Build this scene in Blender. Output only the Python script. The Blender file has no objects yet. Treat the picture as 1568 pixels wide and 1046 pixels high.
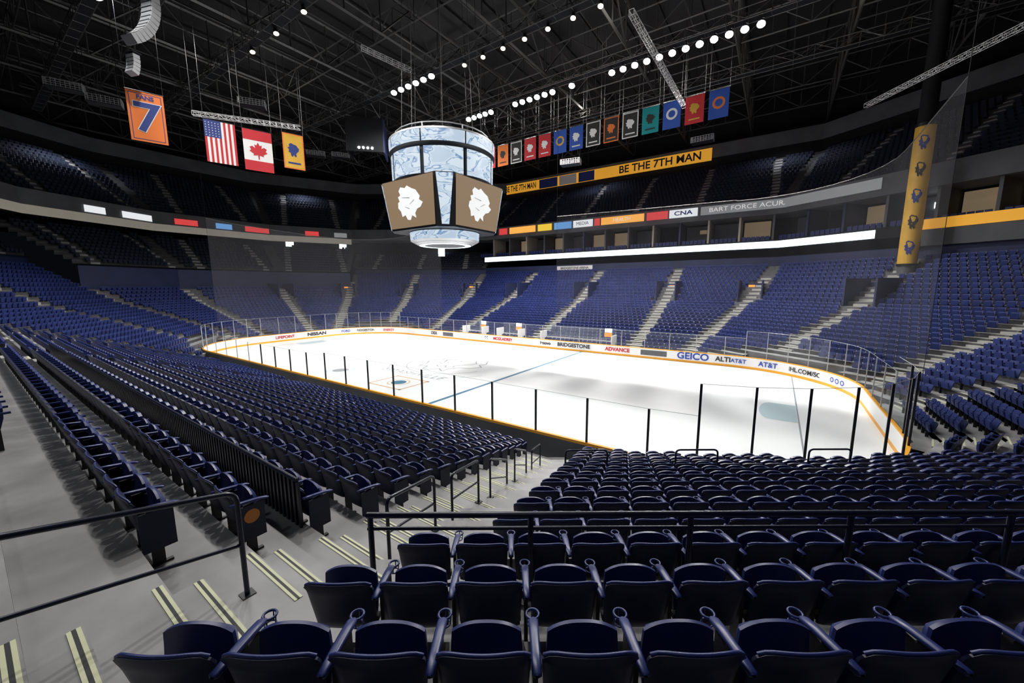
import bpy, math, random, numpy as np
from mathutils import Vector, Matrix
random.seed(7)
SC=bpy.context.scene
CX,CY,CZ=25.533,-27.149,7.458
YAW,PITCH,ROLL,FPX=math.radians(34.504),math.radians(8.211),math.radians(-.227),584.89
cd=bpy.data.cameras.new('camera');cam=bpy.data.objects.new('camera',cd)
cd.sensor_width=36;cd.lens=36*FPX/1568;cd.clip_start=.05;cd.clip_end=600
cam.matrix_world=Matrix.Translation((CX,CY,CZ))@Matrix.Rotation(YAW,4,'Z')@Matrix.Rotation(math.pi/2-PITCH,4,'X')@Matrix.Rotation(ROLL,4,'Z')
SC.collection.objects.link(cam);SC.camera=cam
SEVEN=(-19.05,-16.09,21.55);USA=(-17.47,-11.5,20.56);CAN=(-15.74,-9.16,20.15);GLD=(-14.06,-6.73,20.44);TA=(-19.13,-12.89,22.85);TB=(-13.61,-6.16,22.5);LA1=(-11.15,-17.11,26.74);LA2=(-17.58,-16.86,25.39);TC=(-6.61,-3.89,28.36);TD=(-4.52,-.17,27.46)
XS=[-16.1,-13.3,-5.6,-3.5,2.9,6.6,11.8,15.6,19.3,22.1,23.6,25.9]
GB=[(-34.32,-18.29,26.96),(-33.91,-15.65,26.43),(-25.88,-4.94,28.03),(-35.75,7.85,27.79),(-34.44,11.26,28.16),(1.11,22.66,23.77),(16.03,30.88,26.0)]

def mat(name,col,rough=.5,metal=0,emit=None,es=0,noise=None,bump=0,spec=.5):
    m=bpy.data.materials.new(name);m.use_nodes=True;nt=m.node_tree;b=nt.nodes['Principled BSDF']
    b.inputs['Base Color'].default_value=(*col,1);b.inputs['Roughness'].default_value=rough;b.inputs['Metallic'].default_value=metal
    b.inputs['Specular IOR Level'].default_value=spec
    if emit: b.inputs['Emission Color'].default_value=(*emit,1);b.inputs['Emission Strength'].default_value=es
    if noise:
        sc,amt=noise
        tc=nt.nodes.new('ShaderNodeTexCoord');n=nt.nodes.new('ShaderNodeTexNoise');n.inputs['Scale'].default_value=sc;n.inputs['Detail'].default_value=6
        nt.links.new(tc.outputs['Object'],n.inputs['Vector'])
        r=nt.nodes.new('ShaderNodeValToRGB');r.color_ramp.elements[0].position=.3;r.color_ramp.elements[1].position=.7
        r.color_ramp.elements[0].color=(*[c*(1-amt) for c in col],1);r.color_ramp.elements[1].color=(*[min(1,c*(1+amt)) for c in col],1)
        nt.links.new(n.outputs['Fac'],r.inputs['Fac']);nt.links.new(r.outputs['Color'],b.inputs['Base Color'])
        if bump:
            bp=nt.nodes.new('ShaderNodeBump');bp.inputs['Strength'].default_value=bump;bp.inputs['Distance'].default_value=.01
            nt.links.new(n.outputs['Fac'],bp.inputs['Height']);nt.links.new(bp.outputs['Normal'],b.inputs['Normal'])
    return m
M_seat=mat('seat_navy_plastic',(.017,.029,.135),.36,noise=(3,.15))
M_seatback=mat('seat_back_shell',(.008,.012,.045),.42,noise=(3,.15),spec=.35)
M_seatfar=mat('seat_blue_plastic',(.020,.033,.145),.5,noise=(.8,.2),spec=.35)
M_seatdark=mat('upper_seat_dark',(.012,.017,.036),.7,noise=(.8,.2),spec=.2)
M_black=mat('black_metal',(.010,.011,.015),.4,.2)
M_rail=mat('rail_paint_navy_black',(.010,.013,.032),.28,.2)
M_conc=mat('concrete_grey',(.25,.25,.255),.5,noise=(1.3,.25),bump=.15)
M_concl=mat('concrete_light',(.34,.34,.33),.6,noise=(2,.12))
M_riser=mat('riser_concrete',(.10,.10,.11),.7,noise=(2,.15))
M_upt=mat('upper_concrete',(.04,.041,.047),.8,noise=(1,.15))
M_wallblue=mat('wall_dark_blue',(.012,.020,.075),.6,noise=(.5,.15))
M_wallgrey=mat('wall_grey',(.09,.095,.105),.75,noise=(.4,.2))
M_beige=mat('fascia_beige',(.42,.38,.31),.6,noise=(.4,.1))
M_beigel=mat('fascia_beige_glow',(.45,.41,.34),.6,emit=(.5,.46,.38),es=.22,noise=(.4,.1))  # faint emission stands in for light falling on the beige fascia
M_dark=mat('dark_void',(.010,.011,.013),.8,spec=.2)
M_roof=mat('roof_deck',(.015,.015,.017),.85,noise=(.3,.3))
M_truss=mat('truss_steel',(.085,.083,.08),.5,.3)
M_trussl=mat('truss_aluminium',(.6,.6,.61),.4,.5)
M_yellow=mat('kickplate_yellow',(.8,.36,.02),.45)
M_board=mat('board_white',(.8,.8,.8),.35)
M_strip=mat('nosing_pale_yellow',(.58,.6,.40),.5)
M_orange=mat('orange_sign',(.8,.25,.02),.5,emit=(1,.32,.04),es=.8)
M_gold=mat('gold_banner',(.62,.36,.04),.6,noise=(1,.1))
M_goldl=mat('gold_glow',(.62,.3,.02),.6,emit=(.9,.42,.04),es=.5)  # ribbon board glow, reused to make the banner cloth look lit
M_white=mat('white_cloth',(.75,.75,.75),.7)
M_red=mat('red_cloth',(.5,.02,.03),.7)
M_navy=mat('navy_cloth',(.02,.04,.2),.7)
M_txtb=mat('text_black',(.02,.02,.025),.6)
M_txtblue=mat('text_blue',(.01,.05,.35),.6)
M_txtw=mat('text_white',(.8,.8,.8),.6,emit=(1,1,1),es=.5)
M_lamp=mat('lamp_lens',(1,1,1),.3,emit=(1,.98,.93),es=90)
M_lampd=mat('lamp_lens_dim',(1,1,1),.3,emit=(1,.85,.62),es=5)
M_led=mat('led_ribbon_glow',(.8,.9,1),.4,emit=(.8,.93,1),es=2.2)
M_glow=mat('doorway_glow',(1,1,1),.4,emit=(.85,.97,1),es=5)
M_warm=mat('suite_warm',(.3,.22,.14),.6,emit=(1,.75,.45),es=.12)
M_orlog=mat('orange_disc',(.7,.25,.03),.5)
M_ice=mat('ice',(.8,.82,.84),.32,noise=(.35,.03))
M_icemark=mat('ice_mark_grey',(.27,.29,.32),.4)
M_iceblue=mat('ice_mark_blue',(.07,.18,.28),.4)
M_crease=mat('ice_crease',(.43,.55,.60),.4)
def glass_mat(name,fac,tint):
    m=bpy.data.materials.new(name);m.use_nodes=True;nt=m.node_tree;nt.nodes.clear()
    o=nt.nodes.new('ShaderNodeOutputMaterial');a=nt.nodes.new('ShaderNodeBsdfTransparent');a.inputs[0].default_value=(*tint,1)
    g=nt.nodes.new('ShaderNodeBsdfGlossy');g.inputs['Roughness'].default_value=.06;mx=nt.nodes.new('ShaderNodeMixShader')
    mx.inputs[0].default_value=fac;nt.links.new(a.outputs[0],mx.inputs[1]);nt.links.new(g.outputs[0],mx.inputs[2]);nt.links.new(mx.outputs[0],o.inputs[0]);return m
M_glass=glass_mat('arena_glass',.05,(.95,.97,.97))
def net_mat():
    m=bpy.data.materials.new('safety_net_mesh');m.use_nodes=True;nt=m.node_tree;nt.nodes.clear()
    o=nt.nodes.new('ShaderNodeOutputMaterial');a=nt.nodes.new('ShaderNodeBsdfTransparent');a.inputs[0].default_value=(1,1,1,1)
    g=nt.nodes.new('ShaderNodeBsdfDiffuse');g.inputs[0].default_value=(.10,.10,.11,1);mx=nt.nodes.new('ShaderNodeMixShader')
    mx.inputs[0].default_value=.16;nt.links.new(a.outputs[0],mx.inputs[1]);nt.links.new(g.outputs[0],mx.inputs[2]);nt.links.new(mx.outputs[0],o.inputs[0]);return m
M_net=net_mat()
M_gedge=mat('glass_edge_highlight',(.5,.55,.55),.2)  # pale colour paints the highlight along the top of the glass
M_alu=mat('stanchion_aluminium',(.45,.46,.48),.4,.5)
def screen_mat(name,c1,c2,scale,es):
    m=bpy.data.materials.new(name);m.use_nodes=True;nt=m.node_tree;b=nt.nodes['Principled BSDF'];b.inputs['Roughness'].default_value=.4
    tc=nt.nodes.new('ShaderNodeTexCoord');mp=nt.nodes.new('ShaderNodeMapping');mp.inputs['Scale'].default_value=(1,1,2.2);mp.inputs['Rotation'].default_value=(.5,.4,0)
    n=nt.nodes.new('ShaderNodeTexNoise');n.inputs['Scale'].default_value=scale;n.inputs['Detail'].default_value=3;n.inputs['Distortion'].default_value=1.5
    r=nt.nodes.new('ShaderNodeValToRGB');e=r.color_ramp.elements
    e[0].position=.46;e[0].color=(*c1,1);e[1].position=.50;e[1].color=(*c2,1)
    x=e.new(.54);x.color=(*c1,1);x=e.new(.62);x.color=(*[a*.7+b_*.3 for a,b_ in zip(c1,c2)],1)
    nt.links.new(tc.outputs['Object'],mp.inputs['Vector']);nt.links.new(mp.outputs[0],n.inputs['Vector']);nt.links.new(n.outputs['Fac'],r.inputs['Fac'])
    nt.links.new(r.outputs['Color'],b.inputs['Emission Color']);b.inputs['Emission Strength'].default_value=es;b.inputs['Base Color'].default_value=(.05,.05,.05,1)
    return m
M_scr=screen_mat('screen_ice_blue',(.64,.75,.84),(.08,.22,.46),.42,.95)
M_scrg=mat('screen_bronze',(.05,.04,.03),.4,emit=(.30,.20,.115),es=.7)
M_scrw=mat('screen_white',(.3,.3,.3),.4,emit=(.75,.77,.78),es=.85)

class MB:
    def __init__(s): s.v=[];s.f=[];s.m=[];s.sm=[];s.mats=[]
    def mi(s,m):
        if m not in s.mats: s.mats.append(m)
        return s.mats.index(m)
    def face(s,pts,m,smooth=False):
        b=len(s.v);s.v+= [tuple(p) for p in pts];s.f.append(tuple(range(b,b+len(pts))));s.m.append(s.mi(m));s.sm.append(smooth)
    def grid(s,rows,m,smooth=False,closed=False):
        b=len(s.v);n=len(rows[0])
        for r in rows: s.v+= [tuple(p) for p in r]
        k=s.mi(m)
        for i in range(len(rows)-1):
            for j in range(n if closed else n-1):
                j2=(j+1)%n
                s.f.append((b+i*n+j,b+i*n+j2,b+(i+1)*n+j2,b+(i+1)*n+j));s.m.append(k);s.sm.append(smooth)
    def box(s,c,d,m,ax=None,R=None):
        X,Y,Z=[x/2 for x in d];b=len(s.v)
        for sx,sy,sz in [(-1,-1,-1),(1,-1,-1),(1,1,-1),(-1,1,-1),(-1,-1,1),(1,-1,1),(1,1,1),(-1,1,1)]:
            p=Vector((sx*X,sy*Y,sz*Z))
            if R is not None: p=R@p
            s.v.append((c[0]+p.x,c[1]+p.y,c[2]+p.z))
        k=s.mi(m)
        for f in [(0,3,2,1),(4,5,6,7),(0,1,5,4),(1,2,6,5),(2,3,7,6),(3,0,4,7)]:
            s.f.append(tuple(b+i for i in f));s.m.append(k);s.sm.append(False)
    def tube(s,pts,r,m,n=8,close=False,smooth=True):
        pts=[Vector(p) for p in pts];N=len(pts);rows=[]
        for i in range(N):
            a=pts[(i-1)%N] if (i>0 or close) else None; c=pts[(i+1)%N] if (i<N-1 or close) else None
            d=(pts[i]-a).normalized() if a is not None else None
            e=(c-pts[i]).normalized() if c is not None else None
            t=(d+e) if (d is not None and e is not None) else (d if d is not None else e)
            if t.length<1e-6: t=d
            t.normalize()
            up=Vector((0,0,1)) if abs(t.z)<.9 else Vector((1,0,.01))
            if i>0:
                u=pu-t*pu.dot(t)
                if u.length<.1: u=t.cross(up)
                u.normalize()
            else: u=t.cross(up).normalized()
            pu=u;w=t.cross(u)
            rows.append([pts[i]+(u*math.cos(q_)+w*math.sin(q_))*r for q_ in [2*math.pi*j/n for j in range(n)]])
        if close: rows.append(rows[0])
        s.grid(rows,m,smooth,True)
        if not close:
            s.face(rows[0][::-1],m);s.face(rows[-1],m)
    def bar(s,a,b,w,m): s.tube([a,b],w,m,4,smooth=False)
    def disc(s,c,nrm,r,m,n=20):
        nrm=Vector(nrm).normalized();u=nrm.cross(Vector((0,0,1)) if abs(nrm.z)<.9 else Vector((1,0,0))).normalized();w=nrm.cross(u);c=Vector(c)
        s.face([c+(u*math.cos(2*math.pi*j/n)+w*math.sin(2*math.pi*j/n))*r for j in range(n)],m)
    def obj(s,name,parent=None):
        me=bpy.data.meshes.new(name);me.from_pydata(s.v,[],s.f)
        for m in s.mats: me.materials.append(m)
        me.polygons.foreach_set('material_index',s.m);me.polygons.foreach_set('use_smooth',s.sm);me.update()
        o=bpy.data.objects.new(name,me);SC.collection.objects.link(o)
        if parent: o.parent=parent
        return o
def merge(name,protos,insts,mats):
    V=[];LI=[];LT=[];MI=[];SM=[];off=0
    insts=np.array(insts,dtype=float)
    for pi,p in enumerate(protos):
        sel=insts[insts[:,0]==pi]
        if len(sel)==0: continue
        v=np.array(p.v);c=np.cos(sel[:,4])[:,None];s_=np.sin(sel[:,4])[:,None]
        X=v[None,:,0]*c-v[None,:,1]*s_+sel[:,1:2];Y=v[None,:,0]*s_+v[None,:,1]*c+sel[:,2:3];Z=v[None,:,2]+sel[:,3:4]+0*X
        V.append(np.stack([X,Y,Z],-1).reshape(-1,3))
        li=np.array([i for f in p.f for i in f]);lt=np.array([len(f) for f in p.f])
        n=len(sel);LI.append((li[None,:]+(np.arange(n)*len(v))[:,None]+off).ravel());LT.append(np.tile(lt,n))
        mm=np.array([mats.index(p.mats[k]) for k in p.m]);MI.append(np.tile(mm,n));SM.append(np.tile(np.array(p.sm),n));off+=n*len(v)
    V=np.concatenate(V);LI=np.concatenate(LI);LT=np.concatenate(LT);MI=np.concatenate(MI);SM=np.concatenate(SM)
    me=bpy.data.meshes.new(name);me.vertices.add(len(V));me.vertices.foreach_set('co',V.ravel())
    me.loops.add(len(LI));me.loops.foreach_set('vertex_index',LI.astype(np.int32))
    me.polygons.add(len(LT));st=np.concatenate([[0],np.cumsum(LT)[:-1]]);me.polygons.foreach_set('loop_start',st.astype(np.int32))
    try: me.polygons.foreach_set('loop_total',LT.astype(np.int32))
    except Exception: pass
    me.polygons.foreach_set('material_index',MI.astype(np.int32));me.polygons.foreach_set('use_smooth',SM.astype(bool))
    for m in mats: me.materials.append(m)
    me.update(calc_edges=True);me.validate()
    o=bpy.data.objects.new(name,me);SC.collection.objects.link(o);return o
def text(s,size,loc,rotz,m,parent,name='lettering',tilt=math.pi/2,align='CENTER',sx=1,ext=.004,bold=0):
    c=bpy.data.curves.new(name,'FONT');c.body=s;c.size=size;c.align_x=align;c.align_y='CENTER';c.extrude=ext;c.offset=bold
    c.materials.append(m);o=bpy.data.objects.new(name,c);SC.collection.objects.link(o)
    o.rotation_euler=(tilt,0,rotz);o.location=loc;o.scale=(sx,1,1)
    if parent: o.parent=parent
    return o

PH=YAW
nc=(math.sin(PH),math.cos(PH))
D0=-CY-12.95-.1
C38=nc[0]*CX+nc[1]*abs(CY)-1.95-D0
C64=28.6
a1=math.degrees(PH)
angs=[-90,-90+a1,-26,0,26,90-a1,90,90+a1,154,180,206,270-a1]
cs=[12.95,C38,C64,30.48,C64,C38,12.95,C38,C64,30.48,C64,C38]
NS=12
nrm=[(math.cos(math.radians(a)),math.sin(math.radians(a))) for a in angs]
tan=[(-n[1],n[0]) for n in nrm]
def vert(k,d):
    a=nrm[k%NS];b=nrm[(k+1)%NS];ca=cs[k%NS]+d;cb=cs[(k+1)%NS]+d
    det=a[0]*b[1]-a[1]*b[0];return ((ca*b[1]-a[1]*cb)/det,(a[0]*cb-ca*b[0])/det)
def segAB(k,d): return vert(k-1,d),vert(k,d)
def rink_out(x,y):
    dx=abs(x)-21.98;dy=abs(y)-4.45
    if dx>0 and dy>0: return math.hypot(dx,dy)-8.5
    return max(dx,dy)-8.5
PIT=.84;RIS=.29;ZT0=CZ-2.8
def row_d(i): return D0-PIT*i
def row_z(i): return ZT0-RIS*i if i>=-1 else ZT0+RIS+.46*(-1-i)
IMAX=int((D0-1.4)/PIT)
IMIN=-12
ALL=list(range(NS))
imin={k:IMIN for k in ALL}
for k in (8,9,10): imin[k]=-6
imin[0]=-12;imin[1]=-3;imin[2]=-6
def aisle_t(k):
    L=[]
    if k==6: L=[12.5,-.5,-13.]
    if k==0: L=[-14.,-2.]
    if k in (5,7,11):
        A,B=segAB(k,10);L=[(A[0]*tan[k][0]+A[1]*tan[k][1]+B[0]*tan[k][0]+B[1]*tan[k][1])/2]
    return L
tr=MB()
for k in ALL:
    n=nrm[k];t=tan[k]
    for i in range(imin[k],IMAX+1):
        d=row_d(i);z=row_z(i);do=d+.12;di=d-PIT+.12
        zo=row_z(i-1)
        Ao,Bo=segAB(k,do);Ai,Bi=segAB(k,di)
        L=math.hypot(Bo[0]-Ao[0],Bo[1]-Ao[1])
        clip=k not in(0,6) and d<7
        ns=max(1,int(L/.4)) if clip else 1
        for j in range(ns):
            f0,f1=j/ns,(j+1)/ns
            p=[(Ai[0]+(Bi[0]-Ai[0])*f0,Ai[1]+(Bi[1]-Ai[1])*f0),(Ai[0]+(Bi[0]-Ai[0])*f1,Ai[1]+(Bi[1]-Ai[1])*f1),
               (Ao[0]+(Bo[0]-Ao[0])*f1,Ao[1]+(Bo[1]-Ao[1])*f1),(Ao[0]+(Bo[0]-Ao[0])*f0,Ao[1]+(Bo[1]-Ao[1])*f0)]
            if clip and min(rink_out(*w) for w in p)<.2: continue
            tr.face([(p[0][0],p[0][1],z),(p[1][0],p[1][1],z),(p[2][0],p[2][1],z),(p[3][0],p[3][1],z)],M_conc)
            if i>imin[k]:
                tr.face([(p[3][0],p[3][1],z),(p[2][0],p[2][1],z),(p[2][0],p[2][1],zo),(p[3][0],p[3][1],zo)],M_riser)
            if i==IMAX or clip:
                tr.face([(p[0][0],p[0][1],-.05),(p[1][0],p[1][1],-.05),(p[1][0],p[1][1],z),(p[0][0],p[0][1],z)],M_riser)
tr.obj('seating_bowl_treads')
fl=MB();fl.face([(-110,-60,-.06),(90,-60,-.06),(90,110,-.06),(-110,110,-.06)],M_conc);fl.obj('floor')

W=.585
def panel(mb,fn,nu,nv,m):
    fr=[[fn(-1+2*i/nu,j/nv,0) for i in range(nu+1)] for j in range(nv+1)]
    bk=[[fn(-1+2*i/nu,j/nv,1) for i in range(nu+1)] for j in range(nv+1)]
    mb.grid(fr,m,True);mb.grid([r[::-1] for r in bk],m,True)
    mb.grid([bk[0],fr[0]],m,True);mb.grid([fr[-1],bk[-1]],m,True)
    mb.grid([[r[0] for r in fr],[r[0] for r in bk]],m,True);mb.grid([[r[-1] for r in bk],[r[-1] for r in fr]],m,True)
def seat_near(arm_left=False,cup=True):
    s=MB()
    def back(u,v,side):
        w=.242+.022*v
        corner=.035*abs(u)**8*v+.012*u*u*v
        z=.34+.50*v-corner
        edge=min(1,(1-abs(u))*6,(1-v)*9+.12,v*6+.3)
        th=.05*max(.12,edge)**.5
        y=-.015-.13*v+.045*u*u*(.4+v*.6)
        lip=-.022*max(0,(v-.82)/.18)**2
        return (w*u,y+lip-(th if side else 0),z)
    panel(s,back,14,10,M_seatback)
    def pan(u,v,side):
        w=.222*(1-.05*v**3)
        z=.38+.405*v-.06*abs(u)**2.6*v
        edge=min(1,(1-abs(u))*5,(1-v)*5,v*5+.2)
        th=.085*max(.08,edge)**.5
        y=.045+.05*v+.02*math.sin(v*3.1)
        return (w*u,y+(th if not side else 0),z)
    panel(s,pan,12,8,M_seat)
    # rolled top edge of the back in the brighter plastic
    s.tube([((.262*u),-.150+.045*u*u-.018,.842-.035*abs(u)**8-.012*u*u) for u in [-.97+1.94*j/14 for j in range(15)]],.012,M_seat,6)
    xs=[W/2]+([-W/2] if arm_left else [])
    for x in xs:
        rows=[]
        for yy,zz,w,h in [(-.17,.715,.010,.008),(-.16,.715,.026,.016),(-.02,.70,.028,.018),(.14,.68,.030,.018),(.24,.66,.030,.016),(.27,.65,.012,.008)]:
            rows.append([(x+w*cx_,yy,zz+h*cz_) for cx_,cz_ in [(-1,-.6),(-.6,-1),(.6,-1),(1,-.6),(1,.6),(.6,1),(-.6,1),(-1,.6)]])
        s.grid(rows,M_seat,True,True)
        s.box((x,.03,.34),(.03,.11,.64),M_black)
        s.box((x,.03,.012),(.05,.24,.024),M_black)
        s.box((x,.10,.46),(.022,.20,.34),M_black)
        if cup:
            c=Vector((x,.315,.635))
            s.tube([c+Vector((.042*math.cos(a),.042*math.sin(a),0)) for a in [2*math.pi*j/14 for j in range(14)]],.009,M_seat,6,close=True)
            s.tube([c+Vector((.034*math.cos(a),.034*math.sin(a),-.07)) for a in [2*math.pi*j/14 for j in range(14)]],.006,M_seat,5,close=True)
            for a in (0,1.57,3.14,4.71):
                s.bar(c+Vector((.04*math.cos(a),.04*math.sin(a),0)),c+Vector((.034*math.cos(a),.034*math.sin(a),-.07)),.005,M_seat)
    s.box((0,.02,.39),(.50,.05,.05),M_black)
    return s
def seat_mid(m,mb_):
    s=MB()
    def back(u,v,side):
        z=.36+.48*v-.04*abs(u)**5*v
        return ((.24+.02*v)*u,-.015-.12*v+.04*u*u-(.04 if side else 0),z)
    panel(s,back,5,3,mb_)
    def pan(u,v,side):
        return (.22*(1-.08*v)*u,.045+.06*v+.02*math.sin(v*3.1)+(.06 if not side else 0),.38+.41*v-.05*abs(u)**3*v)
    panel(s,pan,4,2,m)
    s.box((W/2,.06,.66),(.045,.36,.035),m);s.box((W/2,.04,.33),(.03,.12,.64),M_black)
    return s
def seat_far(m):
    s=MB()
    def hexa(y0,y1,z0,z1,w0,w1,th,mm):
        b=[(-w0,y0),(w0,y0),(w0,y0+th),(-w0,y0+th)];c=[(-w1,y1),(w1,y1),(w1,y1+th),(-w1,y1+th)]
        s.grid([[(a,b_,z0) for a,b_ in b],[(a,b_,z1) for a,b_ in c]],mm,False,True);s.face([(a,b_,z1) for a,b_ in c],mm)
    hexa(-.04,-.15,.36,.84,.235,.225,.05,m);hexa(.05,.10,.40,.78,.21,.19,.07,m)
    s.box((W/2,.06,.63),(.045,.3,.05),M_black)
    return s
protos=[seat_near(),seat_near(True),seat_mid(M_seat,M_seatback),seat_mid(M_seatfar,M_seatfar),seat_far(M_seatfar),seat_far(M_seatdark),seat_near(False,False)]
lower=[];ends=[]
GA={0:.45,1:.75,2:.95}
for k in ALL:
    n=nrm[k];t=tan[k];rot=math.atan2(-n[1],-n[0])-math.pi/2
    ait=aisle_t(k)
    for i in range(imin[k]+1,IMAX+1):
        d=row_d(i);z=row_z(i);A,B=segAB(k,d)
        ta=A[0]*t[0]+A[1]*t[1];tb=B[0]*t[0]+B[1]*t[1]
        gA,gB=.75,.75
        if k==1: gA=GA.get(i,1.6)
        if k==0: gB={0:2.3,1:1.95,2:1.5,3:1.2}.get(i,.95)
        if k==1 and i<-1: continue
        lo=ta+gA+W/2;cnt=int((tb-gB-ta-gA)/W)
        if k==0: lo=tb-gB-W/2-(cnt-1)*W
        base=(n[0]*(cs[k]+d),n[1]*(cs[k]+d))
        for j in range(cnt):
            tt=lo+j*W
            if any(abs(tt-a)<.85 for a in ait): continue
            if -6<=i<=-1 and k in(5,6,7,8,9) and any(abs(tt-a)<1.5 for a in ait+[ta,tb]): continue
            x=base[0]+t[0]*tt;y=base[1]+t[1]*tt
            if rink_out(x,y)<1.15: continue
            if math.hypot(x-35.9,y-26.5)<1.3: continue
            dc=math.hypot(x-CX,y-CY)
            if dc<.8: continue
            if k==0 and x>CX-11 and i<1: continue
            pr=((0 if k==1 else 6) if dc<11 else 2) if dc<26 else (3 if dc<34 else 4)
            if pr==0 and (j==cnt-1): pr=1
            lower.append((pr,x,y,z,rot))
            if dc<16 and (k==0 and j==cnt-1): ends.append((x,y,z,rot,i))
merge('lower_bowl_seats',protos,lower,[M_seat,M_seatback,M_seatfar,M_seatdark,M_black])

UD=[2,3,4,5,6,7,8,9,10,11]
up=[];ut=MB()
for k in UD:
    n=nrm[k];t=tan[k];rot=math.atan2(-n[1],-n[0])-math.pi/2
    decks=[(24.9,18.5,15,.85,.6)]
    if k in(8,9,10): decks.append((19.6,10.4,10,.85,.52))
    if k in(7,11): decks.append((24.4,11.2,7,.85,.5))
    for d0,z0,nr,pit,ris in decks:
        for i in range(nr):
            d=d0+pit*i;z=z0+ris*i
            A,B=segAB(k,d-.6);A2,B2=segAB(k,d+.25)
            ut.face([(A[0],A[1],z),(B[0],B[1],z),(B2[0],B2[1],z),(A2[0],A2[1],z)],M_upt)
            ut.face([(A2[0],A2[1],z),(B2[0],B2[1],z),(B2[0],B2[1],z+ris),(A2[0],A2[1],z+ris)],M_upt)
            A,B=segAB(k,d);ta=A[0]*t[0]+A[1]*t[1];tb=B[0]*t[0]+B[1]*t[1]
            cnt=int((tb-ta-1.4)/W)
            for j in range(cnt):
                tt=ta+.7+(j+.5)*W
                if abs((tt+200)%9.5-4.75)<.6: continue
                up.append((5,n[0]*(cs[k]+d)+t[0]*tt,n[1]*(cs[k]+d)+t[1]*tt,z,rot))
            # stair strips in the upper aisles
            tt=math.floor((ta+200)/9.5)*9.5+4.75-200
            while tt<tb-.5:
                if tt>ta+.5:
                    R=Matrix(((t[0],n[0],0),(t[1],n[1],0),(0,0,1)));ut.box((n[0]*(cs[k]+d+.1)+t[0]*tt,n[1]*(cs[k]+d+.1)+t[1]*tt,z+ris/4),(1.0,.3,ris/2),M_conc,R=R)
                tt+=9.5
merge('upper_deck_seats',protos,up,[M_seat,M_seatback,M_seatfar,M_seatdark,M_black]);ut.obj('upper_deck_treads')

def ring(mb,ks,prof,m):
    for k in ks:
        for (d0,z0),(d1,z1) in zip(prof[:-1],prof[1:]):
            A,B=segAB(k,d0);A2,B2=segAB(k,d1)
            mb.face([(A[0],A[1],z0),(B[0],B[1],z0),(B2[0],B2[1],z1),(A2[0],A2[1],z1)],m)
def ringpart(mb,k,d,f0,f1,z0,z1,m):
    A,B=segAB(k,d);p=[(A[0]+(B[0]-A[0])*f,A[1]+(B[1]-A[1])*f) for f in (f0,f1)]
    mb.face([(p[0][0],p[0][1],z0),(p[1][0],p[1][1],z0),(p[1][0],p[1][1],z1),(p[0][0],p[0][1],z1)],m)
zt=row_z(IMIN);dt=row_d(IMIN)+.2
w=MB()
ring(w,[3,4,5,6,7],[(dt,zt-1),(dt,11.3),(dt+1,11.3),(dt+1,11.1),(dt+7,11.1),(dt+7,17)],M_wallblue)
dl=row_d(-6)+.2
ring(w,[8,9,10],[(dl,row_z(-6)-1),(dl,10.2),(dl+.15,10.2),(dl+.15,9.8)],M_wallblue)
ring(w,[11],[(dt,zt-1),(dt,11.2)],M_wallblue)
w.obj('wall_lower_bowl_rim')
w=MB()
ring(w,[3,4,5,6],[(24.0,12.4),(24.0,13.6),(24.3,13.6),(29,13.6)],M_dark)
ring(w,[2,3,4,5,6,7,8,9,10,11],[(29,17.0),(24.2,17.0),(24.2,19.2),(24.4,19.2),(24.4,17.9)],M_wallgrey)
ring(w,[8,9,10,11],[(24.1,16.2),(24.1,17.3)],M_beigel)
ring(w,[7,8,9,10,11],[(31,14.5),(31,17.1)],M_dark)
w.obj('suite_level_fascia')
w=MB()
ring(w,[2,3,4,5,6,7,8,9,10,11],[(37.8,26),(37.8,29.4)],M_dark)
ring(w,[2,3,4,5,6,7,8,9,10,11],[(37.6,29.4),(37.6,31.6),(40,31.6)],M_wallgrey)
ring(w,[2,3,4,5,6,7,8,9,10,11],[(42,31),(42,42)],M_dark)
w.obj('wall_upper_back')
s=MB()
for k in (4,5,6):
    n=nrm[k];t=tan[k]
    A,B=segAB(k,24.6);ta=A[0]*t[0]+A[1]*t[1];tb=B[0]*t[0]+B[1]*t[1];x=ta+1
    R=Matrix(((t[0],n[0],0),(t[1],n[1],0),(0,0,1)))
    P_=lambda d,tt,z:(n[0]*(cs[k]+d)+t[0]*tt,n[1]*(cs[k]+d)+t[1]*tt,z)
    while x<tb-1:
        s.box(P_(26.8,x,15.2),(.25,4.2,3.6),random.choice([M_wallgrey,M_wallblue,M_wallgrey,M_beige]),R=R)
        s.box(P_(28.6,x+2,15.6),(3.3,.1,2.2),random.choice([M_dark,M_warm,M_wallgrey,M_wallgrey,M_warm]),R=R)
        for q_ in range(6): s.box(P_(25,x+.6+q_*.56,13.9),(.46,.1,.7),M_seatfar,R=R)
        if random.random()<.45: s.box(P_(28.4,x+1.2,15.8),(1.0,.08,.6),M_glow if random.random()<.3 else M_warm,R=R)
        x+=4
ring(s,[4,5,6],[(28.9,13.6),(28.9,17.0)],M_dark)
s.obj('luxury_suites')
s=MB();ring(s,[6],[(23.9,12.5),(23.9,13.4)],M_led);ringpart(s,5,23.9,.62,1,12.5,13.4,M_led);s.obj('led_ribbon_board')
def emis(nm,c,es=1): return mat(nm,tuple(a*.3 for a in c),.4,emit=c,es=es)
EC={'w':emis('ad_white',(.75,.78,.8)),'o':emis('ad_orange',(.9,.42,.08)),'y':emis('ad_yellow',(.75,.5,.05)),'b':emis('ad_blue',(.12,.3,.6)),'r':emis('ad_red',(.6,.05,.05)),'g':emis('ad_grey',(.30,.31,.32),.6),'k':M_dark}
root=bpy.data.objects.new('advertising_ribbon',None);SC.collection.objects.link(root)
s=MB();yy=12.95+24.05
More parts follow.
